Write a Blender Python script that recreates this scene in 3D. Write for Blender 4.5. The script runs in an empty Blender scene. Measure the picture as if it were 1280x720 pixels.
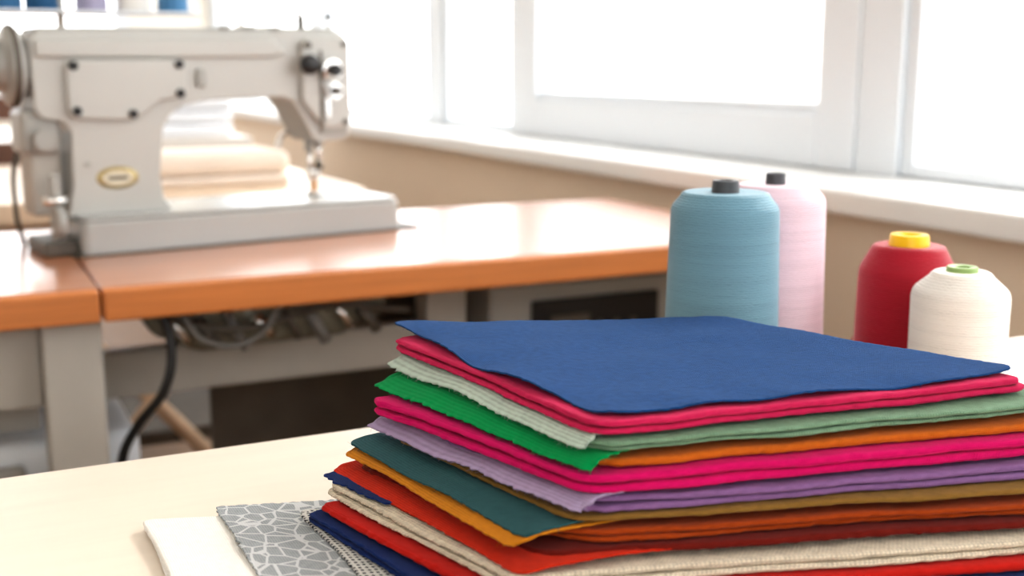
import bpy, math, random, bmesh
from mathutils import Vector, Matrix, noise
random.seed(7)
S=bpy.context.scene
COL=S.collection
# ---------------------------------------------------------------- materials
def mat(name,col,rough=0.5,metal=0.0,coat=0.0,bump=None,var=None,sheen=0.0,emit=0.0,spec=0.5):
    m=bpy.data.materials.new(name); m.use_nodes=True
    nt=m.node_tree; b=nt.nodes['Principled BSDF']
    b.inputs['Base Color'].default_value=(*col,1); b.inputs['Roughness'].default_value=rough
    b.inputs['Metallic'].default_value=metal; b.inputs['Coat Weight'].default_value=coat
    b.inputs['Coat Roughness'].default_value=0.25
    b.inputs['Sheen Weight'].default_value=sheen
    b.inputs['Specular IOR Level'].default_value=spec
    tc=nt.nodes.new('ShaderNodeTexCoord')
    if var:
        sc,amt=var[0],var[1]; stretch=var[2] if len(var)>2 else (1,1,1)
        mp=nt.nodes.new('ShaderNodeMapping'); mp.inputs['Scale'].default_value=stretch
        nz=nt.nodes.new('ShaderNodeTexNoise'); nz.inputs['Scale'].default_value=sc; nz.inputs['Detail'].default_value=5
        rp=nt.nodes.new('ShaderNodeValToRGB')
        rp.color_ramp.elements[0].position=.3; rp.color_ramp.elements[1].position=.7
        rp.color_ramp.elements[0].color=(*[c*(1-amt) for c in col],1)
        rp.color_ramp.elements[1].color=(*[min(1,c*(1+amt)) for c in col],1)
        nt.links.new(tc.outputs['Object'],mp.inputs[0]); nt.links.new(mp.outputs[0],nz.inputs['Vector'])
        nt.links.new(nz.outputs['Fac'],rp.inputs[0]); nt.links.new(rp.outputs[0],b.inputs['Base Color'])
    if bump:
        nz=nt.nodes.new('ShaderNodeTexNoise'); nz.inputs['Scale'].default_value=bump[0]
        bp=nt.nodes.new('ShaderNodeBump'); bp.inputs['Strength'].default_value=bump[1]; bp.inputs['Distance'].default_value=0.002
        nt.links.new(tc.outputs['Object'],nz.inputs['Vector'])
        nt.links.new(nz.outputs['Fac'],bp.inputs['Height']); nt.links.new(bp.outputs[0],b.inputs['Normal'])
    return m
def srgb(r,g,b):
    f=lambda c:(c/255/12.92) if c/255<=.04045 else ((c/255+.055)/1.055)**2.4
    return (f(r),f(g),f(b))
def fabric_mat(name,col,pitch=0.0011,strength=.5,contrast=.2,pattern=None):
    m=bpy.data.materials.new(name); m.use_nodes=True
    nt=m.node_tree; N=nt.nodes; L=nt.links; b=N['Principled BSDF']
    b.inputs['Roughness'].default_value=.95; b.inputs['Sheen Weight'].default_value=.06
    b.inputs['Sheen Roughness'].default_value=.5; b.inputs['Specular IOR Level'].default_value=.06
    uv=N.new('ShaderNodeTexCoord')
    outs=[]
    for d in ('X','Y'):
        w=N.new('ShaderNodeTexWave'); w.wave_type='BANDS'; w.bands_direction=d
        w.inputs['Scale'].default_value=1/pitch/ (20/ (2*math.pi)) * 1.0
        w.inputs['Distortion'].default_value=1.2; w.inputs['Detail'].default_value=1
        L.new(uv.outputs['UV'],w.inputs['Vector']); outs.append(w)
    mx=N.new('ShaderNodeMath'); mx.operation='MULTIPLY'
    L.new(outs[0].outputs['Fac'],mx.inputs[0]); L.new(outs[1].outputs['Fac'],mx.inputs[1])
    nz=N.new('ShaderNodeTexNoise'); nz.inputs['Scale'].default_value=220; nz.inputs['Detail'].default_value=6
    L.new(uv.outputs['UV'],nz.inputs['Vector'])
    ad=N.new('ShaderNodeMath'); ad.operation='ADD'
    L.new(mx.outputs[0],ad.inputs[0]); L.new(nz.outputs['Fac'],ad.inputs[1])
    rp=N.new('ShaderNodeValToRGB'); rp.color_ramp.elements[0].position=.25; rp.color_ramp.elements[1].position=1.1
    rp.color_ramp.elements[0].color=(*[c*(1-contrast) for c in col],1)
    rp.color_ramp.elements[1].color=(*[min(1,c*(1+contrast)) for c in col],1)
    L.new(ad.outputs[0],rp.inputs[0])
    last=rp.outputs[0]
    if pattern:
        kind,pc,sc=pattern
        if kind=='dots':
            v=N.new('ShaderNodeTexVoronoi'); v.inputs['Scale'].default_value=sc; v.inputs['Randomness'].default_value=.15
            L.new(uv.outputs['UV'],v.inputs['Vector']); src=v.outputs['Distance']; th=.28
        else:
            v=N.new('ShaderNodeTexVoronoi'); v.feature='DISTANCE_TO_EDGE'; v.inputs['Scale'].default_value=sc
            L.new(uv.outputs['UV'],v.inputs['Vector']); src=v.outputs['Distance']; th=.055
        lt=N.new('ShaderNodeMath'); lt.operation='LESS_THAN'; lt.inputs[1].default_value=th; L.new(src,lt.inputs[0])
        mi=N.new('ShaderNodeMix'); mi.data_type='RGBA'; L.new(lt.outputs[0],mi.inputs[0]); L.new(last,mi.inputs[6]); mi.inputs[7].default_value=(*pc,1)
        last=mi.outputs[2]
    L.new(last,b.inputs['Base Color'])
    bp=N.new('ShaderNodeBump'); bp.inputs['Strength'].default_value=strength; bp.inputs['Distance'].default_value=.0006
    L.new(ad.outputs[0],bp.inputs['Height']); L.new(bp.outputs[0],b.inputs['Normal'])
    return m
def thread_mat(name,col):
    m=bpy.data.materials.new(name); m.use_nodes=True
    nt=m.node_tree; N=nt.nodes; L=nt.links; b=N['Principled BSDF']
    b.inputs['Roughness'].default_value=.6; b.inputs['Sheen Weight'].default_value=.15; b.inputs['Specular IOR Level'].default_value=.3
    tc=N.new('ShaderNodeTexCoord')
    w=N.new('ShaderNodeTexWave'); w.bands_direction='Z'; w.inputs['Scale'].default_value=190; w.inputs['Distortion'].default_value=3.5; w.inputs['Detail Scale'].default_value=2
    L.new(tc.outputs['Object'],w.inputs['Vector'])
    mp=N.new('ShaderNodeMapping'); mp.inputs['Scale'].default_value=(5,5,200)
    nz=N.new('ShaderNodeTexNoise'); nz.inputs['Scale'].default_value=1.0; nz.inputs['Detail'].default_value=4
    L.new(tc.outputs['Object'],mp.inputs[0]); L.new(mp.outputs[0],nz.inputs['Vector'])
    m2=N.new('ShaderNodeMath'); m2.operation='MULTIPLY'; m2.inputs[1].default_value=1.6; L.new(nz.outputs['Fac'],m2.inputs[0])
    mx=N.new('ShaderNodeMath'); mx.operation='ADD'; L.new(w.outputs['Fac'],mx.inputs[0]); L.new(m2.outputs[0],mx.inputs[1])
    rp=N.new('ShaderNodeValToRGB'); rp.color_ramp.elements[0].position=.5; rp.color_ramp.elements[1].position=1.0
    rp.color_ramp.elements[0].color=(*[c*.74 for c in col],1); rp.color_ramp.elements[1].color=(*[min(1,c*1.06) for c in col],1)
    L.new(mx.outputs[0],rp.inputs[0]); L.new(rp.outputs[0],b.inputs['Base Color'])
    bp=N.new('ShaderNodeBump'); bp.inputs['Strength'].default_value=.6; bp.inputs['Distance'].default_value=.0006
    L.new(mx.outputs[0],bp.inputs['Height']); L.new(bp.outputs[0],b.inputs['Normal'])
    return m
# ---------------------------------------------------------------- helpers
def empty(name,loc=(0,0,0),rz=0):
    e=bpy.data.objects.new(name,None); e.location=loc; e.rotation_euler=(0,0,rz); e.empty_display_size=.05; COL.objects.link(e); return e
def mk(name,verts,faces,m,parent=None,smooth=False,bevel=0,seg=3,uvs=None):
    me=bpy.data.meshes.new(name); me.from_pydata([tuple(v) for v in verts],[],faces); me.update()
    if uvs:
        ul=me.uv_layers.new(name='UVMap')
        for lp in me.loops: ul.data[lp.index].uv=uvs[lp.vertex_index]
    ob=bpy.data.objects.new(name,me); COL.objects.link(ob)
    if m: me.materials.append(m)
    if parent: ob.parent=parent
    if bevel>0:
        bv=ob.modifiers.new('Bevel','BEVEL'); bv.width=bevel; bv.segments=seg; bv.limit_method='ANGLE'; bv.angle_limit=math.radians(25)
        wn=ob.modifiers.new('WN','WEIGHTED_NORMAL'); wn.keep_sharp=False
        smooth=True
    if smooth:
        for p in me.polygons: p.use_smooth=True
    return ob
def box(name,x0,x1,y0,y1,z0,z1,m,parent=None,bevel=0,seg=3):
    v=[(x0,y0,z0),(x1,y0,z0),(x1,y1,z0),(x0,y1,z0),(x0,y0,z1),(x1,y0,z1),(x1,y1,z1),(x0,y1,z1)]
    f=[(0,3,2,1),(4,5,6,7),(0,1,5,4),(1,2,6,5),(2,3,7,6),(3,0,4,7)]
    return mk(name,v,f,m,parent,bevel=bevel,seg=seg)
def prism_xz(name,pts,y0,y1,m,parent=None,bevel=0,seg=3):
    n=len(pts)
    v=[(x,y0,z) for x,z in pts]+[(x,y1,z) for x,z in pts]
    f=[tuple(range(n)),tuple(range(2*n-1,n-1,-1))]
    for i in range(n):
        j=(i+1)%n; f.append((i,i+n,j+n,j))
    ob=mk(name,v,f,m,parent)
    bm=bmesh.new(); bm.from_mesh(ob.data); bmesh.ops.recalc_face_normals(bm,faces=bm.faces); bm.to_mesh(ob.data); bm.free()
    if bevel>0:
        bv=ob.modifiers.new('Bevel','BEVEL'); bv.width=bevel; bv.segments=seg; bv.limit_method='ANGLE'; bv.angle_limit=math.radians(25)
        wn=ob.modifiers.new('WN','WEIGHTED_NORMAL')
        for p in ob.data.polygons: p.use_smooth=True
    return ob
def prism_xy(name,pts,z0,z1,m,parent=None,bevel=0,seg=3):
    n=len(pts)
    v=[(x,y,z0) for x,y in pts]+[(x,y,z1) for x,y in pts]
    f=[tuple(range(n-1,-1,-1)),tuple(range(n,2*n))]
    for i in range(n):
        j=(i+1)%n; f.append((i,j,j+n,i+n))
    return mk(name,v,f,m,parent,bevel=bevel,seg=seg)
def lathe(name,prof,m,parent=None,loc=(0,0,0),axis='Z',n=48,sharp=False):
    v=[];f=[]
    k=len(prof)
    for i in range(n):
        a=2*math.pi*i/n
        for r,z in prof:
            if axis=='Z': p=(r*math.cos(a),r*math.sin(a),z)
            elif axis=='X': p=(z,r*math.cos(a),r*math.sin(a))
            else: p=(r*math.sin(a),z,r*math.cos(a))
            v.append(p)
    for i in range(n):
        j=(i+1)%n
        for q in range(k-1):
            f.append((i*k+q,j*k+q,j*k+q+1,i*k+q+1))
    ob=mk(name,v,f,m,parent,smooth=True)
    ob.location=loc
    bm=bmesh.new(); bm.from_mesh(ob.data); bmesh.ops.remove_doubles(bm,verts=bm.verts,dist=1e-6); bmesh.ops.recalc_face_normals(bm,faces=bm.faces)
    for e in bm.edges:
        if len(e.link_faces)==2 and e.calc_face_angle(0)>math.radians(40): e.smooth=False
    bm.to_mesh(ob.data); bm.free()
    return ob
def cyl(name,p0,p1,r,m,parent=None,n=24,r2=None):
    p0=Vector(p0);p1=Vector(p1);d=p1-p0;r2=r if r2 is None else r2
    q=d.to_track_quat('Z','Y').to_matrix()
    v=[];f=[]
    for i in range(n):
        a=2*math.pi*i/n; c=Vector((math.cos(a),math.sin(a),0))
        v.append(p0+q@(c*r)); v.append(p1+q@(c*r2))
    for i in range(n):
        j=(i+1)%n; f.append((2*i,2*j,2*j+1,2*i+1))
    f.append(tuple(2*i for i in range(n-1,-1,-1))); f.append(tuple(2*i+1 for i in range(n)))
    ob=mk(name,v,f,m,parent)
    for p in ob.data.polygons: p.use_smooth=len(p.vertices)==4
    return ob
def tube(name,pts,r,m,parent=None,cyc=False):
    c=bpy.data.curves.new(name,'CURVE'); c.dimensions='3D'; c.bevel_depth=r; c.bevel_resolution=2; c.resolution_u=8
    s=c.splines.new('BEZIER'); s.bezier_points.add(len(pts)-1)
    for b,p in zip(s.bezier_points,pts):
        b.co=p; b.handle_left_type='AUTO'; b.handle_right_type='AUTO'
    s.use_cyclic_u=cyc
    c.materials.append(m); ob=bpy.data.objects.new(name,c); COL.objects.link(ob)
    if parent: ob.parent=parent
    return ob
# ---------------------------------------------------------------- camera
TH=math.atan2(276,1460); HD=math.radians(25.9); CZ=1.0; TZ=.75
cam=bpy.data.cameras.new('camera'); co=bpy.data.objects.new('camera',cam); COL.objects.link(co)
co.location=(0,0,CZ); co.rotation_euler=(math.pi/2-TH,0,-HD); cam.lens=36*1460/1280; cam.sensor_width=36
cam.clip_start=.02; cam.dof.use_dof=True; cam.dof.focus_distance=.65; cam.dof.aperture_fstop=6.0
S.camera=co
# ---------------------------------------------------------------- palette
M_wall=mat('wall_paint',srgb(250,232,210),.85,bump=(60,.1),var=(2,.02))
M_white=mat('white_paint',srgb(234,240,246),.5)
M_sill=mat('sill_paint',srgb(248,248,246),.35,coat=.2)
M_wfar=mat('far_wall_paint',srgb(244,238,228),.85,var=(2,.03))
M_floor=mat('floor_boards',srgb(150,118,90),.5,var=(6,.2,(1,12,1)))
M_ceil=mat('ceiling_paint',srgb(247,247,246),.9,var=(2,.02))
M_orange=mat('varnished_orange_wood',srgb(190,122,80),.30,coat=1.0,var=(3,.10,(1.2,14,14)))
M_orange_e=mat('orange_wood_edge',srgb(196,122,66),.4,coat=.2,var=(5,.12,(1,10,30)))
M_cream=mat('cream_laminate',srgb(234,220,202),.42,coat=.15,var=(8,.03,(1,8,1)))
M_steel=mat('painted_steel',srgb(182,178,170),.45,var=(12,.06))
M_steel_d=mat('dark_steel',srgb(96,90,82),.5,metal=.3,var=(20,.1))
M_body=mat('machine_enamel',srgb(186,185,180),.32,coat=.3,var=(5,.03))
M_body2=mat('machine_enamel_shade',srgb(164,163,158),.36,coat=.2,var=(5,.03))
M_bed=mat('machine_bed_enamel',srgb(170,171,168),.26,coat=.5,var=(6,.03))
M_chrome=mat('chrome',(.75,.74,.72),.18,metal=1,var=(30,.05))
M_black=mat('black_plastic',srgb(28,26,26),.4,var=(20,.1))
M_gray=mat('gray_plastic',srgb(120,118,114),.5,var=(20,.08))
M_gold=mat('gold_badge',srgb(168,150,104),.35,metal=.5,var=(40,.1))
M_badge=mat('badge_cream',srgb(214,206,184),.4,var=(40,.06))
# ---------------------------------------------------------------- room
WX=1.46
box('floor',-3.2,1.7,-2,7.0,-.05,0,M_floor)
box('ceiling',-3.2,1.7,-2,7.0,2.75,2.8,M_ceil)
box('wall_right',1.29,1.56,-2,7.0,0,.776,M_wall)
box('wall_right_header',WX-.02,1.56,-2,7.0,2.3,2.75,M_wfar)
box('wall_left',-3.25,-3.2,-2,7.0,0,2.75,M_wfar)
wb=empty('unseen_wall_back')  # unseen wall added to cut world light; its opening lets some fill in
box('lower',-3.2,1.56,-2.1,-2.0,0,.9,M_wfar,wb); box('upper',-3.2,1.56,-2.1,-2.0,2.3,2.75,M_wfar,wb)
box('side_a',-3.2,-2.0,-2.1,-2.0,.9,2.3,M_wfar,wb); box('side_b',-.1,1.56,-2.1,-2.0,.9,2.3,M_wfar,wb)
w=empty('wall_far')
box('lower',-3.2,1.29,7.0,7.1,0,.8,M_wfar,w); box('upper',-3.2,1.56,7.0,7.1,2.3,2.75,M_wfar,w)
box('left_part',-3.2,-2.0,7.0,7.1,.8,2.3,M_wfar,w); box('right_part',1.0,1.56,7.0,7.1,.8,2.3,M_wfar,w)
w4=empty('window_4')
for i,x in enumerate((-2.0,-1.03,-.06,.93)): box(f'mullion_{i+1}',x,x+.07,7.0,7.06,.85,2.25,M_white,w4)
box('rail_bottom',-2,1.0,7.0,7.06,.8,.87,M_white,w4); box('rail_top',-2,1.0,7.0,7.06,2.23,2.3,M_white,w4)
box('trim_1',1.225,WX+.1,-2,7.0,.778,.816,M_sill,bevel=.006)   # window sill
box('baseboard_right',1.275,1.29,-2,7.0,0,.09,M_white)
glass=bpy.data.materials.new('window_glass'); glass.use_nodes=True
nt=glass.node_tree; nt.nodes.clear()
o=nt.nodes.new('ShaderNodeOutputMaterial'); t=nt.nodes.new('ShaderNodeBsdfTransparent'); g=nt.nodes.new('ShaderNodeBsdfGlossy'); x=nt.nodes.new('ShaderNodeMixShader')
g.inputs['Roughness'].default_value=.05; x.inputs[0].default_value=.05
nt.links.new(t.outputs[0],x.inputs[1]); nt.links.new(g.outputs[0],x.inputs[2]); nt.links.new(x.outputs[0],o.inputs[0])
def window(n,y0,y1,zb,zt=2.3,fw=.04,fb=.04,depth=.05,inset=0):
    e=empty(f'window_{n}')
    X0=WX-inset; X1=X0+depth
    box('stile_near',X0,X1,y0,y0+fw,zb,zt,M_white,e,.004); box('stile_far',X0,X1,y1-fw,y1,zb,zt,M_white,e,.004)
    box('rail_bottom',X0,X1,y0+fw,y1-fw,zb,zb+fb,M_white,e,.004); box('rail_top',X0,X1,y0+fw,y1-fw,zt-fw,zt,M_white,e,.004)
    box('pane',X1-.02,X1-.016,y0+fw,y1-fw,zb+fb,zt-fw,glass,e)
    return e
window(1,.30,1.50,.818,fb=.022,fw=.03)
e2=window(2,1.60,2.93,.818,fb=.096,fw=.10,depth=.06,inset=.015)
box('glazing_bead_bottom',WX+.0,WX+.05,1.70,2.83,.914,.935,M_white,e2)
window(3,2.99,3.50,.818,fb=.02,fw=.03)
window(5,3.62,4.85,.818,fb=.02,fw=.03)
window(6,4.97,6.9,.818,fb=.02,fw=.03)
window(7,-1.6,.20,.818,fb=.022,fw=.03)
for i,(a,b) in enumerate(((1.50,1.60),(2.93,2.99),(3.50,3.62),(4.85,4.97),(.20,.30),(6.9,7.0),(-2,-1.6))):
    box(f'trim_{i+2}',WX-.01,WX+.1,a,b,.816,2.3,M_white,bevel=.004)
s=empty('wall_socket',(1.29,1.62,.62))
box('plate',-.012,0,-.04,.04,-.045,.045,mat('socket_plastic',srgb(205,196,182),.4,var=(9,.03)),s,.004)
for k,yy in enumerate((-.015,.015)): cyl(f'hole_{k+1}',(-.0135,yy,0),(-.011,yy,0),.005,M_gray,s,12)
# exterior: pale building across the street
M_fac=mat('facade',srgb(246,243,238),.9,var=(1,.03)); M_fw=mat('facade_window',srgb(120,122,122),.6,var=(2,.05))
f=empty('building_facade')
box('facade_wall',9,9.4,-3,14,-6,2.2,M_fac,f)
for i in range(2):
    for j in range(2):
        y=4.3-i*1.9; z=-.9+j*1.9
        box(f'facade_window_{i}_{j}',8.96,9.0,y,y+.7,z,z+.7,M_fw,f)
box('ground_outside',1.7,30,-25,35,-6.1,-6,mat('pavement',srgb(225,222,215),.9,var=(1,.05)))
# ---------------------------------------------------------------- sewing table
T=empty('sewing_table')
YF,YB=1.385,1.95
def top(name,x0,x1):
    box(name,x0,x1,YF+.012,YB,.712,TZ,M_orange,T,.002)
    box(name+'_front_edge',x0,x1,YF,YF+.012,.711,TZ-.001,M_orange_e,T,.004)
top('top_right_panel',.1515,1.155); top('top_left_panel',-1.0,.1485)
box('leg_front_left',.085,.152,1.42,1.475,.03,.711,M_steel,T,.004)
box('leg_back_left',.085,.152,1.80,1.86,.03,.711,M_steel,T,.004)
box('foot_left',.085,.152,1.36,1.93,0,.03,M_steel,T,.005)
box('leg_front_right',.635,.70,1.60,1.65,.03,.711,M_steel,T,.004)
box('leg_back_right',1.03,1.09,1.80,1.86,.03,.711,M_steel,T,.004)
box('foot_right',.635,1.09,1.78,1.86,0,.03,M_steel,T,.005)
box('foot_front_right',.60,.74,1.5,1.78,0,.03,M_steel,T,.005)
box('leg_far_left',-.95,-.89,1.42,1.475,0,.711,M_steel,T,.004)
box('crossbar_upper',.152,.635,1.62,1.65,.555,.62,M_steel,T,.004)
box('crossbar_lower',.152,1.03,1.83,1.86,.16,.22,M_steel,T,.004)
box('side_rail',-.9,.085,1.455,1.475,.60,.705,M_steel,T,.004)
box('rear_dark_panel',.36,1.03,1.865,1.875,.28,.70,M_steel_d,T,.002)  # dark sheet added to fill the dark area under the table
box('motor_housing',-.12,.20,1.50,1.72,.40,.545,M_white,T,.02,4)
box('motor_cap',-.10,.06,1.485,1.50,.42,.52,M_body2,T,.006)
box('motor_bracket',-.05,.085,1.55,1.6,.545,.711,M_steel,T,.004)
# oil pan / mechanism beneath machine
M_pan=mat('drip_pan_steel',srgb(128,128,118),.3,metal=.6,var=(14,.25))
prism_xz('drip_pan',[(.20,.711),(.55,.711),(.53,.665),(.47,.640),(.28,.636),(.22,.665)],1.50,1.80,M_pan,T,.010)
for i in range(8):
    xx=.24+i*.036
    cyl(f'linkage_{i+1}',(xx,1.485,.690-.008*(i%2)),(xx+.024,1.485,.655-.008*(i%3)),.006+.002*(i%2),[M_chrome,M_steel_d,M_gray][i%3],T,12)
tube('link_rod',[(.22,1.48,.695),(.32,1.47,.670),(.45,1.48,.685),(.56,1.48,.672)],.004,M_steel_d,T)
tube('hose',[(.25,1.47,.70),(.28,1.46,.66),(.34,1.465,.655),(.38,1.46,.70)],.004,M_gray,T)
tube('power_cable',[(.225,1.47,.71),(.236,1.46,.67),(.226,1.45,.61),(.19,1.46,.56),(.172,1.47,.52),(.168,1.48,.42),(.18,1.48,.30),(.2,1.48,.0)],.006,M_black,T)
# control box
box('control_box',.73,1.06,1.58,1.80,.50,.672,M_body2,T,.006)
box('control_panel',.80,1.03,1.573,1.582,.51,.645,M_black,T,.003)
box('control_display',.83,.90,1.570,1.574,.59,.62,M_steel_d,T,.002)
for i in range(3): cyl(f'control_knob_{i+1}',(.92+i*.03,1.574,.60),(.92+i*.03,1.568,.60),.006,M_steel_d,T,16)
box('drawer',.74,1.05,1.50,1.58,.69,.711,M_steel,T,.003)
# ---------------------------------------------------------------- sewing machine
A=math.atan2(.074,.477)
K=empty('sewing_machine',(.159,1.636,TZ),A)
def rr(x0,x1,y0,y1,r,n=6):
    pts=[]
    for cx,cy,a0 in ((x1-r,y0+r,-90),(x1-r,y1-r,0),(x0+r,y1-r,90),(x0+r,y0+r,180)):
        for i in range(n+1):
            a=math.radians(a0+90*i/n); pts.append((cx+r*math.cos(a),cy+r*math.sin(a)))
    return pts
prism_xy('bed',rr(0,.484,0,.178,.012),.0,.046,M_bed,K,.004)
prism_xy('bed_top_plate',rr(.003,.481,.003,.175,.011),.046,.052,M_bed,K,.003)
prism_xy('bed_gasket',rr(-.012,.52,-.006,.186,.015),0,.0025,M_steel_d,K)
KU=empty('upper_body'); KU.parent=K; KU.scale=(.965,1,1)
K0=K; K=KU
prism_xy('slide_plate',rr(.36,.455,.05,.125,.004),.052,.0532,M_chrome,K,.0006)
box('throat_plate',.378,.402,.075,.105,.0532,.0545,M_steel,K,.0006)
body=[(-.008,.05),(-.002,.062),(.004,.09),(.006,.165),(-.004,.178),(-.032,.183),(-.040,.195),(-.042,.285),(-.030,.297),
      (.10,.300),(.415,.304),(.432,.298),(.440,.285),(.440,.175),(.434,.146),(.428,.141),(.382,.138),(.372,.145),(.352,.182),(.340,.200),(.325,.206),
      (.205,.204),(.170,.198),(.148,.185),(.136,.165),(.128,.10),(.132,.07),(.142,.055),(.146,.05)]
prism_xz('arm_and_column',body,.045,.135,M_body,K,.011,4)
prism_xz('arm_lid',[(-.034,.288),(-.030,.3015),(.10,.304),(.415,.308),(.425,.3025),(.425,.290)],.050,.130,M_body2,K,.003)
prism_xz('arm_front_shoulder',[(-.036,.262),(-.036,.286),(.31,.292),(.33,.27),(.31,.264),(.2,.262)],.038,.05,M_body,K,.005)
cp=[(.008,.182),(.002,.192),(.002,.252),(.010,.260),(.162,.262),(.170,.254),(.170,.214),(.160,.207),(.128,.204),(.10,.183),(.09,.178)]
prism_xz('side_cover',cp,.034,.047,M_body,K,.003)
for i,(x_,z_) in enumerate(((.012,.252),(.160,.254),(.013,.192),(.090,.187),(.160,.214))):
    cyl(f'cover_screw_{i+1}',(x_,.0345,z_),(x_,.0305,z_),.0062,M_black,K,16)
for i,(x_,z_) in enumerate(((.19,.235),(.025,.120))):
    cyl(f'plug_{i+1}',(x_,.046,z_),(x_,.043,z_),.004,M_body2,K,16)
prism_xz('arm_button',[(.188,.222),(.188,.248),(.202,.248),(.202,.222)],.038,.047,M_body2,K,.003)
prism_xz('head_cover',[(.352,.20),(.352,.285),(.362,.292),(.425,.294),(.433,.284),(.433,.18),(.425,.16),(.392,.158),(.372,.175)],.033,.047,M_body,K,.005)
prism_xz('head_face_plate',[(.385,.150),(.385,.19),(.43,.19),(.43,.150)],.038,.047,M_body2,K,.003)
for i,(x_,z_) in enumerate(((.424,.284),(.424,.168))): cyl(f'head_screw_{i+1}',(x_,.034,z_),(x_,.030,z_),.0045,M_steel_d,K,14)
b1=lathe('badge_rim',[(0,0),(.024,0),(.026,.0015),(.024,.003),(0,.003)],M_gold,K,(.066,.0435,.100),'Y'); b1.scale=(1.15,1,.6)
b2=lathe('badge_plate',[(0,0),(.019,0),(.019,.002),(0,.002)],M_badge,K,(.066,.0418,.100),'Y'); b2.scale=(1.15,1,.55)
box('badge_emblem',.052,.080,.0412,.0425,.0975,.1025,M_steel_d,K,.0005)
def knob(nm,x_,z_,y0,lst,m):
    lathe(nm,[(0,0)]+[(r,-d) for r,d in lst]+[(0,-lst[-1][1])],m,K,(x_,y0,z_),'Y',32)
knob('tension_disc',.400,.246,.034,[(.015,0),(.015,.003),(.006,.004),(.006,.007),(.016,.008),(.016,.010),(.005,.011),(.005,.014)],M_chrome)
knob('tension_knob',.400,.246,.021,[(.009,0),(.0095,.002),(.0095,.010),(.007,.013)],M_black)
knob('pretension_knob',.360,.254,.034,[(.009,0),(.009,.006),(.0145,.007),(.0145,.017),(.010,.020)],M_black)
knob('lower_tension_disc',.404,.215,.034,[(.013,0),(.013,.003),(.005,.004),(.012,.007),(.012,.009)],M_chrome)
knob('lower_tension_nut',.404,.215,.026,[(.006,0),(.006,.010),(.004,.012)],M_steel_d)
knob('stitch_dial',.362,.282,.034,[(.005,0),(.005,.005)],M_steel_d)
tube('check_spring',[(.392,.028,.236),(.384,.024,.228),(.386,.024,.216),(.394,.026,.206)],.001,M_chrome,K)
box('thread_guide_plate',.388,.396,.028,.034,.175,.205,M_chrome,K,.001)
box('takeup_slot',.381,.386,.0322,.0345,.165,.275,M_steel_d,K)
tube('takeup_lever',[(.3835,.036,.228),(.3835,.022,.235),(.384,.016,.246)],.0022,M_chrome,K)
cyl('needle_bar_bush',(.402,.088,.142),(.402,.088,.128),.0085,M_body2,K)
cyl('needle_bar',(.402,.088,.14),(.402,.088,.100),.0042,M_chrome,K)
cyl('needle_clamp',(.402,.088,.103),(.402,.088,.093),.0065,M_steel_d,K)
cyl('needle',(.402,.088,.095),(.402,.088,.058),.0012,M_chrome,K,10,.0005)
cyl('presser_bar_bush',(.386,.088,.140),(.386,.088,.122),.0075,M_body2,K)
cyl('presser_bar',(.386,.088,.13),(.386,.088,.080),.0038,M_chrome,K)
box('presser_clamp',.381,.399,.082,.094,.078,.092,M_chrome,K,.002)
box('presser_foot',.384,.41,.070,.100,.056,.060,M_chrome,K,.0015)
box('presser_shank',.388,.396,.083,.093,.058,.082,mat('brass',srgb(190,140,90),.3,metal=.7,var=(30,.05)),K,.0015)
tube('presser_lift_lever',[(.368,.125,.15),(.366,.145,.145),(.362,.155,.125)],.004,M_chrome,K)
cyl('top_post_a',(.272,.07,.304),(.272,.07,.365),.0018,M_steel_d,K,10)
cyl('top_post_a_nut',(.272,.07,.306),(.272,.07,.314),.005,M_chrome,K,16)
box('top_guide_bar',.262,.315,.066,.072,.306,.310,M_chrome,K,.001)
cyl('top_post_b',(.365,.06,.306),(.365,.06,.326),.006,M_gray,K,16)
cyl('top_post_b_pin',(.365,.06,.326),(.365,.06,.345),.0022,M_steel_d,K,10)
cyl('top_post_c',(.412,.06,.304),(.412,.06,.326),.0035,M_chrome,K,16)
cyl('top_post_c_cap',(.412,.06,.322),(.412,.06,.330),.0055,M_black,K,16)
tube('thread_wire',[(.272,.07,.345),(.30,.068,.325),(.34,.062,.322),(.365,.058,.33)],.0012,M_chrome,K)
for i in range(3): box(f'oil_sight_{i+1}',.23+.04*i,.245+.04*i,.045,.058,.3055,.309,M_body2,K,.001)
K=K0
hw=empty('hand_wheel_group',(-.036,.088,.252)); hw.parent=K; hw.scale=(1,.92,.92)
lathe('hand_wheel',[(0,0),(.030,0),(.034,-.004),(.046,-.006),(.055,-.012),(.058,-.019),(.056,-.026),(.048,-.030),(.040,-.030),(.036,-.036),(.036,-.052),(.040,-.056),(.044,-.064),(.040,-.072),(.018,-.076),(0,-.076)],M_body2,hw,(0,0,0),'X')
lathe('hand_wheel_ring',[(.052,0),(.0595,-.003),(.0595,-.008),(.052,-.011)],M_steel_d,hw,(-.014,0,0),'X')
lathe('hub_nut',[(0,0),(.014,0),(.014,-.01),(0,-.012)],M_chrome,hw,(-.076,0,0),'X')
box('belt_guard',-.055,-.005,.055,.125,.135,.195,M_body2,K,.008)
box('belt_guard_lower',-.045,-.002,.07,.13,.05,.14,M_steel,K,.008)
cyl('reverse_lever_boss',(-.03,.05,.155),(-.03,.035,.155),.014,M_body2,K,20)
box('bobbin_winder_base',-.045,.0,.02,.12,.0,.02,M_steel_d,K,.004)
cyl('bobbin_winder_wheel',(-.028,.03,.045),(-.016,.03,.045),.022,M_body2,K,24)
box('bobbin_winder_arm',-.03,-.015,.03,.045,.015,.11,M_body2,K,.004)
cyl('bobbin_winder_spindle',(-.04,.03,.075),(-.01,.03,.075),.006,M_chrome,K,16)
tube('machine_cable',[(-.02,.13,.17),(-.045,.14,.13),(-.05,.15,.05),(-.04,.16,.0)],.0035,M_steel_d,K)
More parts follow.
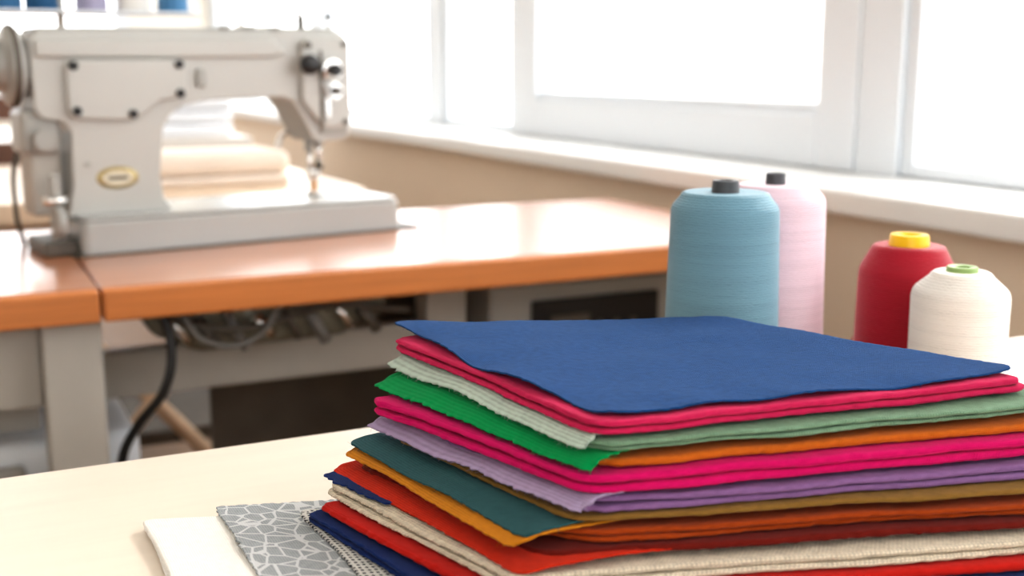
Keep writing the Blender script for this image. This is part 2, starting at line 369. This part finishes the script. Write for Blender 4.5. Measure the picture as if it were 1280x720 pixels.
# ---------------------------------------------------------------- thread cones
def cone(loc,r0,r1,h,col,plug,plug_r,plug_h,hs,rt,name='thread_cone',base_in=.0):
    """hs: height where the shoulder starts, rt: radius of the flat top"""
    e=empty(name,loc)
    P=[(0,.002),(r0*.6,.0),(r0*(.97-base_in),.001),(r0*(1-base_in),.004),(r0*(1-base_in*.5),.02)]
    n=14
    for i in range(1,n+1):
        t=i/n; P.append((r0+(r1-r0)*t,.02+(hs-.02-.006)*t))
    a0=Vector((r1,hs-.006)); a1=Vector((r1,hs)); dr=Vector((rt-r1,h-.002-hs)); a2=a1+dr*.25
    for i in range(1,7):
        t=i/6; q=a0*(1-t)**2+a1*2*t*(1-t)+a2*t*t; P.append((q.x,q.y))
    b0=a1+dr*.85; b1=Vector((rt,h)); b2=Vector((rt-.004,h))
    for i in range(0,6):
        t=i/5; q=b0*(1-t)**2+b1*2*t*(1-t)+b2*t*t; P.append((q.x,q.y))
    P.append((plug_r*.9,h-.0005)); P.append((0,h-.001))
    lathe('winding',P,thread_mat('thread_'+name,col),e,n=72)
    lathe('core_tube',[(plug_r*.5,h-.004),(plug_r*.5,h+plug_h*.8),(plug_r*.62,h+plug_h),(plug_r*.95,h+plug_h),(plug_r,h+plug_h*.8),(plug_r*1.05,h-.004)],plug,e,n=32)
    lathe('core_inside',[(0,h+.001),(plug_r*.55,h+.001)],M_black if plug_r<.010 else plug,e,n=32)
    return e
R_=Vector((math.cos(HD),-math.sin(HD))); F_=Vector((math.sin(HD),math.cos(HD)))
def cw(r,f): p=R_*r+F_*f; return (p.x,p.y)
M_plugk=mat('plug_dark',srgb(70,72,76),.5,var=(30,.1)); M_plugy=mat('plug_yellow',srgb(250,205,10),.4,var=(30,.04)); M_plugg=mat('plug_green',srgb(150,178,110),.5,var=(30,.04))
cone((*cw(.152,.83),TZ),.0420,.0385,.163,srgb(112,152,170),M_plugk,.0095,.008,.152,.031)
cone((*cw(.203,.899),TZ),.0415,.0385,.162,srgb(234,208,220),M_plugk,.0075,.008,.151,.030)
cone((*cw(.303,.882),TZ),.0372,.0362,.117,srgb(170,22,44),M_plugy,.0145,.008,.098,.027)
cone((*cw(.313,.800),TZ),.0325,.0330,.111,srgb(240,236,228),M_plugg,.0105,.003,.097,.0195,base_in=.04)
M_rt=mat('red_thread',srgb(200,60,80),.8,var=(50,.1))
th=empty('loose_thread',(*cw(.262,.86),TZ))
for k in range(4):
    pts=[(random.uniform(-.02,.03),random.uniform(-.03,.02),.0015+.045*abs(math.sin(i*1.3+k))*(i/7)) for i in range(8)]
    tube(f'strand_{k+1}',pts,.0004,M_rt,th)
# thread stand behind the machine
TS=empty('thread_stand',(.175,1.905,TZ))
cyl('pole',(0,0,0),(0,0,.50),.006,M_steel,TS,16); cyl('foot',(0,0,0),(0,0,.01),.03,M_steel,TS)
box('tray',-.12,.20,-.04,.04,.328,.333,M_white,TS,.002)
for i,(xx,c) in enumerate(((-.075,(60,110,150)),(-.025,(40,90,130)),(.045,(170,165,190)),(.105,(232,228,222)),(.165,(80,130,170)))):
    lathe(f'spool_{i+1}',[(0,0),(.022,0),(.024,.004),(.020,.09),(.016,.10),(0,.10)],thread_mat(f'spool_thread_{i}',srgb(*c)),TS,(xx,0,.333),n=32)
# ---------------------------------------------------------------- foreground work table
W=empty('work_table')
box('top',-.9,1.0,-.55,.758,.722,TZ,M_cream,W,.003)
box('top_edge_band',-.9,1.0,.758,.760,.723,.749,M_cream,W)
for i,(xx,yy) in enumerate(((-.85,-.5),(.93,-.5),(-.85,.70),(.93,.70))): box(f'leg_{i+1}',xx-.025,xx+.025,yy-.025,yy+.025,0,.722,M_steel,W,.003)
# ---------------------------------------------------------------- fabric stack
FS=empty('fabric_stack',(*cw(.08,.6),TZ),-HD)
OR,OF=.08,.6
def wob(x,y,z):
    k=z/.09
    return k*(.0026*noise.noise(Vector((x*9+3,y*9,z*6)))+.0010*noise.noise(Vector((x*30,y*30,z*20+5))))
def samp(W_,rho,n):
    ed=[0,.15,.35,.6,1.0,1.6]
    a=[e*rho/W_ for e in ed]; lo=a[-1]; mid=[lo+(1-2*lo)*i/n for i in range(1,n)]
    return a+mid+[1-t for t in reversed(a)]
def corner(a,b,Wd,Hd,r):
    da=min(a,1-a)*Wd; db=min(b,1-b)*Hd
    if da<r and db<r:
        va,vb=r-da,r-db; m=max(va,vb); l=math.hypot(va,vb)
        if l>0: da=r-va*m/l; db=r-vb*m/l
        a2=da/Wd if a<=.5 else 1-da/Wd; b2=db/Hd if b<=.5 else 1-db/Hd
        return a2,b2
    return a,b
def bil(L,F,R,B,a,b):
    return ((F[0]*(1-a)*(1-b)+R[0]*a*(1-b)+L[0]*(1-a)*b+B[0]*a*b)-OR,(F[1]*(1-a)*(1-b)+R[1]*a*(1-b)+L[1]*(1-a)*b+B[1]*a*b)-OF)
def dims(L,F,R): return math.hypot(R[0]-F[0],R[1]-F[1]),math.hypot(L[0]-F[0],L[1]-F[1])
def shifts(a,b,Wd,Hd,seed,amp,hf):
    return (amp*noise.noise(Vector((a*Wd*14+seed,b*Hd*14,seed))), hf*noise.noise(Vector((a*Wd*260,b*Hd*260,seed*3))))
def displace(a,b,Wd,Hd,L,F,R,lo,hi,dl,dh):
    ox=oy=0
    for s,d in ((lo,dl),(hi,dh)):
        fa=math.exp(-a*Wd/d)-math.exp(-(1-a)*Wd/d); fb=math.exp(-b*Hd/d)-math.exp(-(1-b)*Hd/d)
        ox+=(-(R[0]-F[0])/Wd*fa-(L[0]-F[0])/Hd*fb)*s; oy+=(-(R[1]-F[1])/Wd*fa-(L[1]-F[1])/Hd*fb)*s
    return ox,oy
def pad(name,L,F,R,B,z0,z1,m,sub=1,seed=0,r=.012,amp=.003,hf=.0016):
    Wd,Hd=dims(L,F,R)
    t=(z1-z0)/sub
    for s in range(sub):
        za=z0+s*t+.0002; zb=z0+(s+1)*t-.0002; zm=(za+zb)/2; hh=(zb-za)/2; rho=max(hh*1.3,.002)
        As=samp(Wd,rho,90); Bs=samp(Hd,rho,70)
        V=[];U=[];Fc=[]
        ds=.0014*(random.random()-.5)*2
        for side in (1,-1):
            for b in Bs:
                for a in As:
                    a2,b2=corner(a,b,Wd,Hd,r)
                    e=min(a*Wd,(1-a)*Wd,b*Hd,(1-b)*Hd)
                    h=math.sqrt(max(0,1-(1-min(e/rho,1))**2))
                    x,y=bil(L,F,R,B,a2,b2)
                    lo,hi=shifts(a2,b2,Wd,Hd,seed+s*5.3,amp,hf)
                    ox,oy=displace(a,b,Wd,Hd,L,F,R,lo+ds,hi,.02,.005)
                    x+=ox; y+=oy
                    side_w=math.exp(-a*Wd/.03)
                    thin=1-.25*side_w*(.5+.5*noise.noise(Vector((b*9,seed,2))))
                    z=zm+side*hh*h*thin+wob(x,y,zm)+side*.0003*noise.noise(Vector((x*90,y*90,seed)))*h
                    V.append((x,y,z)); U.append((a*Wd+ (side*.3)-z*.7, b*Hd+z))
        na,nb=len(As),len(Bs); o=na*nb
        for j in range(nb-1):
            for i in range(na-1):
                q=j*na+i
                Fc.append((q,q+1,q+na+1,q+na)); Fc.append((o+q,o+q+na,o+q+na+1,o+q+1))
        ob=mk(name+(f'_{s+1}' if sub>1 else ''),V,Fc,m,FS,smooth=True,uvs=U)
        bm=bmesh.new(); bm.from_mesh(ob.data); bmesh.ops.remove_doubles(bm,verts=bm.verts,dist=1e-5); bm.to_mesh(ob.data); bm.free()
def sheet(name,L,F,R,B,z,m,seed=0,r=.008,amp=.003,hf=.0025,curl=.003,thick=.0009,fray=0,zfun=None,n=120,droop=0,dw=.012):
    Wd,Hd=dims(L,F,R)
    V=[];U=[];Fc=[]
    def pos(a,b):
        a2,b2=corner(a,b,Wd,Hd,r)
        x,y=bil(L,F,R,B,a2,b2)
        lo,hi=shifts(a2,b2,Wd,Hd,seed,amp,hf)
        ox,oy=displace(a,b,Wd,Hd,L,F,R,lo,hi,.008,.0016)
        x+=ox; y+=oy
        e=min(a*Wd,b*Hd)
        zz=z+wob(x,y,z)+curl*noise.noise(Vector((a*Wd*22+seed,b*Hd*22,seed)))*math.exp(-e/.022)
        if droop:
            # only depends on the un-jittered distance from the edge so the surface stays smooth
            u=max(0,1-a*Wd/dw); zz-=droop*u*u
        if zfun: zz+=zfun(a,b)
        return (x,y,zz)
    As=[ (i/n)**1.7 for i in range(n+1)]
    for j in range(n+1):
        for i in range(n+1):
            a,b=As[i],j/n; V.append(pos(a,b)); U.append((a*Wd,b*Hd))
    for j in range(n):
        for i in range(n):
            q=j*(n+1)+i; Fc.append((q,q+1,q+n+2,q+n+1))
    ob=mk(name,V,Fc,m,FS,smooth=True,uvs=U)
    so=ob.modifiers.new('Solid','SOLIDIFY'); so.thickness=thick; so.offset=1
    if fray:
        v=[];f=[];u=[]
        for k in range(fray):
            if random.random()<.75: a,b=0,random.random()
            else: a,b=random.random(),0
            p=Vector(pos(a,b))
            if a==0: out=Vector((-(R[0]-F[0]),-(R[1]-F[1]),0)).normalized()
            else: out=Vector((-(L[0]-F[0]),-(L[1]-F[1]),0)).normalized()
            out=(out+Vector((random.uniform(-.9,.9),random.uniform(-.9,.9),random.uniform(-.6,.5)))).normalized()*random.uniform(.001,.003)
            sd=out.cross(Vector((0,0,1))).normalized()*.00018; up=Vector((0,0,.0004))
            c=len(v); v+= [p-sd+up-out*.3,p+sd+up-out*.3,p+out+sd*.4+up,p+out-sd*.4+up]; f.append((c,c+1,c+2,c+3)); u+=[(0,0)]*4
        mk(name+'_fray',v,f,m,FS,uvs=u)
    return ob
fm=fabric_mat
blue=fm('navy_blue_linen',srgb(38,76,126),.0012,.8,.3)
pink=fm('raspberry_felt',srgb(190,40,86)); sage=fm('sage_cotton',srgb(112,140,116),.0014,.5,.3)
mint=fm('mint_knit',srgb(176,192,180),.0016,.6,.3); green=fm('emerald_cotton',srgb(6,144,80),.0012,.35,.12)
orng=fm('burnt_orange_cotton',srgb(186,98,32)); mag=fm('magenta_cotton',srgb(196,20,98))
lil=fm('lilac_cotton',srgb(132,98,142)); lilg=fm('pale_lilac_knit',srgb(166,150,180),.0014,.4,.2)
tan=fm('olive_tan_cotton',srgb(132,100,50)); rust=fm('rust_cotton',srgb(154,66,24)); teal=fm('teal_cotton',srgb(52,92,96))
yel=fm('mustard_cotton',srgb(198,128,34)); redo=fm('red_orange_cotton',srgb(194,50,26)); crm=fm('cream_canvas',srgb(206,194,174),.0022,.9,.3)
red=fm('red_cotton',srgb(184,36,28)); navy=fm('navy_cotton',srgb(28,48,98)); dots=fm('dotted_cotton',srgb(206,204,198),.0014,.6,.2,('dots',srgb(60,62,68),300))
gpat=fm('gray_print_cotton',srgb(156,160,162),.0014,.5,.2,('cells',srgb(206,208,208),95)); wht=fm('white_linen',srgb(238,235,228),.0012,.4,.08)
dred=fm('maroon_cotton',srgb(106,30,22))
pad('white_fold',(-.204,.608),(-.110,.42),(.10,.45),(.02,.64),.0003,.0062,wht,2,1,.006,hf=.0006)
sheet('gray_print',(-.168,.622),(-.072,.43),(.12,.46),(.02,.65),.0070,gpat,2,curl=.001)
sheet('dotted',(-.118,.612),(-.033,.45),(.2,.48),(.1,.65),.0084,dots,3,curl=.001,hf=.001)
pad('navy_fold',(-.112,.598),(-.012,.470),(.30,.520),(.19,.68),.0094,.0152,navy,2,4)
pad('red_fold',(-.107,.598),(-.006,.477),(.30,.527),(.19,.68),.0154,.0207,red,1,5)
pad('cream_fold',(-.106,.610),(.000,.484),(.30,.533),(.19,.69),.0209,.0282,crm,2,6)
sheet('navy_sheet',(-.108,.618),(-.065,.57),(.0,.60),(-.02,.66),.0286,navy,6.5,curl=.001)
sheet('red_orange_sheet',(-.103,.626),(.004,.482),(.10,.515),(.05,.67),.0320,redo,7,curl=.002,hf=.001,fray=40,droop=.003,dw=.02)
pad('maroon_fold',(-.086,.622),(.014,.496),(.30,.543),(.19,.69),.0304,.0345,dred,1,8)
pad('rust_fold',(-.084,.624),(.024,.502),(.30,.548),(.19,.69),.0347,.0410,rust,2,8.5,r=.02)
sheet('mustard_sheet',(-.096,.630),(.000,.492),(.06,.52),(.03,.68),.0418,yel,9,curl=.0008,hf=.0010,amp=.0015,fray=30,droop=.004,dw=.02)
sheet('teal_sheet',(-.095,.636),(.006,.494),(.07,.53),(.03,.69),.0436,teal,10,curl=.001,hf=.0010,amp=.0015,fray=40,droop=.002,dw=.016)
pad('tan_fold',(-.066,.630),(.028,.505),(.30,.554),(.19,.70),.0440,.0474,tan,1,11)
pad('lilac_fold',(-.066,.634),(.034,.506),(.30,.564),(.19,.70),.0476,.0552,lil,2,12)
sheet('pale_lilac_sheet',(-.088,.642),(.031,.501),(.065,.52),(.03,.70),.0562,lilg,13,curl=.002,hf=.0022,fray=160,droop=.006,dw=.014)
pad('magenta_fold',(-.082,.642),(.034,.505),(.30,.575),(.19,.71),.0568,.0668,mag,2,14)
pad('orange_fold',(-.050,.644),(.041,.512),(.30,.583),(.19,.71),.0670,.0718,orng,1,15)
sheet('emerald_sheet',(-.084,.660),(.036,.505),(.07,.535),(.04,.70),.0742,green,16,curl=.0022,hf=.0022,fray=140,droop=.006,dw=.012)
pad('sage_fold',(-.056,.668),(.041,.514),(.30,.592),(.17,.72),.0746,.0804,sage,2,17)
sheet('mint_sheet',(-.076,.678),(.034,.512),(.06,.55),(.03,.71),.0812,mint,18,curl=.0015,hf=.0022,fray=200,droop=.005,dw=.010)
pad('raspberry_fold',(-.074,.690),(.038,.514),(.277,.598),(.15,.735),.0818,.0892,pink,2,19)
sheet('navy_top_sheet',(-.077,.708),(.042,.521),(.277,.607),(.134,.742),.0906,blue,20,r=.014,amp=.004,hf=.0014,curl=.0028,thick=.0010,fray=60,
      zfun=lambda a,b:.0025*math.exp(-((a)**2+(1-b)**2)/.02))
# ---------------------------------------------------------------- background furniture
B=empty('cutting_table')
M_peach=mat('beech_top',srgb(228,202,174),.35,coat=.3,var=(4,.06,(1,10,1)))
box('top',-1.9,.80,2.35,3.30,.71,.75,M_peach,B,.004)
box('apron',-1.8,.70,2.4,2.43,.62,.71,M_peach,B)
for s_,xx in enumerate((-1.7,.62)):
    for q,(ya,yb) in enumerate(((2.42,3.2),(3.2,2.42))):
        cyl(f'trestle_{s_}_{q}',(xx+.04*q,ya,0),(xx+.04*q,yb,.71),.022,M_peach,B,12)
for q,(xa,xb) in enumerate(((.10,.60),(.60,.10))):
    cyl(f'brace_{q}',(xa,2.42+.04*q,0.02),(xb,2.42+.04*q,.62),.016,M_peach,B,12)
box('lower_shelf',-1.7,.6,2.5,3.1,.20,.23,M_steel_d,B,.003)
M_cl=mat('folded_cream_cloth',srgb(240,226,212),.9,bump=(40,.3),var=(8,.04))
c=empty('fabric_bundle',(.53,2.62,.75),math.radians(4))
for k,(zz,hh,dx) in enumerate(((0,.020,0),(.0205,.052,.004))): box(f'fold_{k+1}',-.17+dx,.15+dx,-.10,.10,zz,zz+hh,M_cl,c,.009 if k==0 else .022,4)
B2=empty('far_table')
M_pt=mat('pale_table_top',srgb(242,236,228),.4,var=(3,.03))
box('top',-1.6,.98,4.1,5.2,.72,.76,M_pt,B2,.004)
for i,(xx,yy) in enumerate(((-1.55,4.15),(.92,4.15),(-1.55,5.15),(.92,5.15))): box(f'leg_{i+1}',xx-.03,xx+.03,yy-.03,yy+.03,0,.72,M_pt,B2)
M_wc=mat('white_cloth',srgb(240,242,246),.9,var=(8,.03))
c=empty('folded_cloth_pile',(.70,4.4,.76),0)
for k in range(3): box(f'fold_{k+1}',-.30+.02*k,.24,-.2,.2,k*.046,k*.046+.044,M_wc,c,.018,4)
M_ch=mat('brown_chair_wood',srgb(96,62,44),.5,var=(8,.15))
ch=empty('wooden_chair',(.02,3.6,0),.3)
box('seat',-.2,.2,-.2,.2,.43,.46,M_ch,ch,.008)
for i,(xx,yy) in enumerate(((-.18,-.18),(.18,-.18),(-.18,.18),(.18,.18))): box(f'leg_{i+1}',xx-.018,xx+.018,yy-.018,yy+.018,0,.43 if yy>0 else .95,M_ch,ch,.003)
for i in range(3): box(f'back_slat_{i+1}',-.18,.18,-.19,-.17,.62+i*.12,.68+i*.12,M_ch,ch,.004)
# ---------------------------------------------------------------- light
wd=bpy.data.worlds.new('world'); S.world=wd; wd.use_nodes=True
bg=wd.node_tree.nodes['Background']; bg.inputs[0].default_value=(.98,.99,1.0,1); bg.inputs[1].default_value=5.5
sd=bpy.data.lights.new('sun','SUN'); sd.energy=3.0; sd.angle=math.radians(12); sd.color=(1,.96,.9)
so=bpy.data.objects.new('sun',sd); COL.objects.link(so)
dirv=Vector((-1.0,-.55,-.75)); so.rotation_euler=dirv.to_track_quat('-Z','Y').to_euler(); so.location=(6,4,5)
S.view_settings.view_transform='Standard'; S.view_settings.exposure=-0.6
try: S.view_settings.look='Medium High Contrast'
except Exception as ex: print(ex)
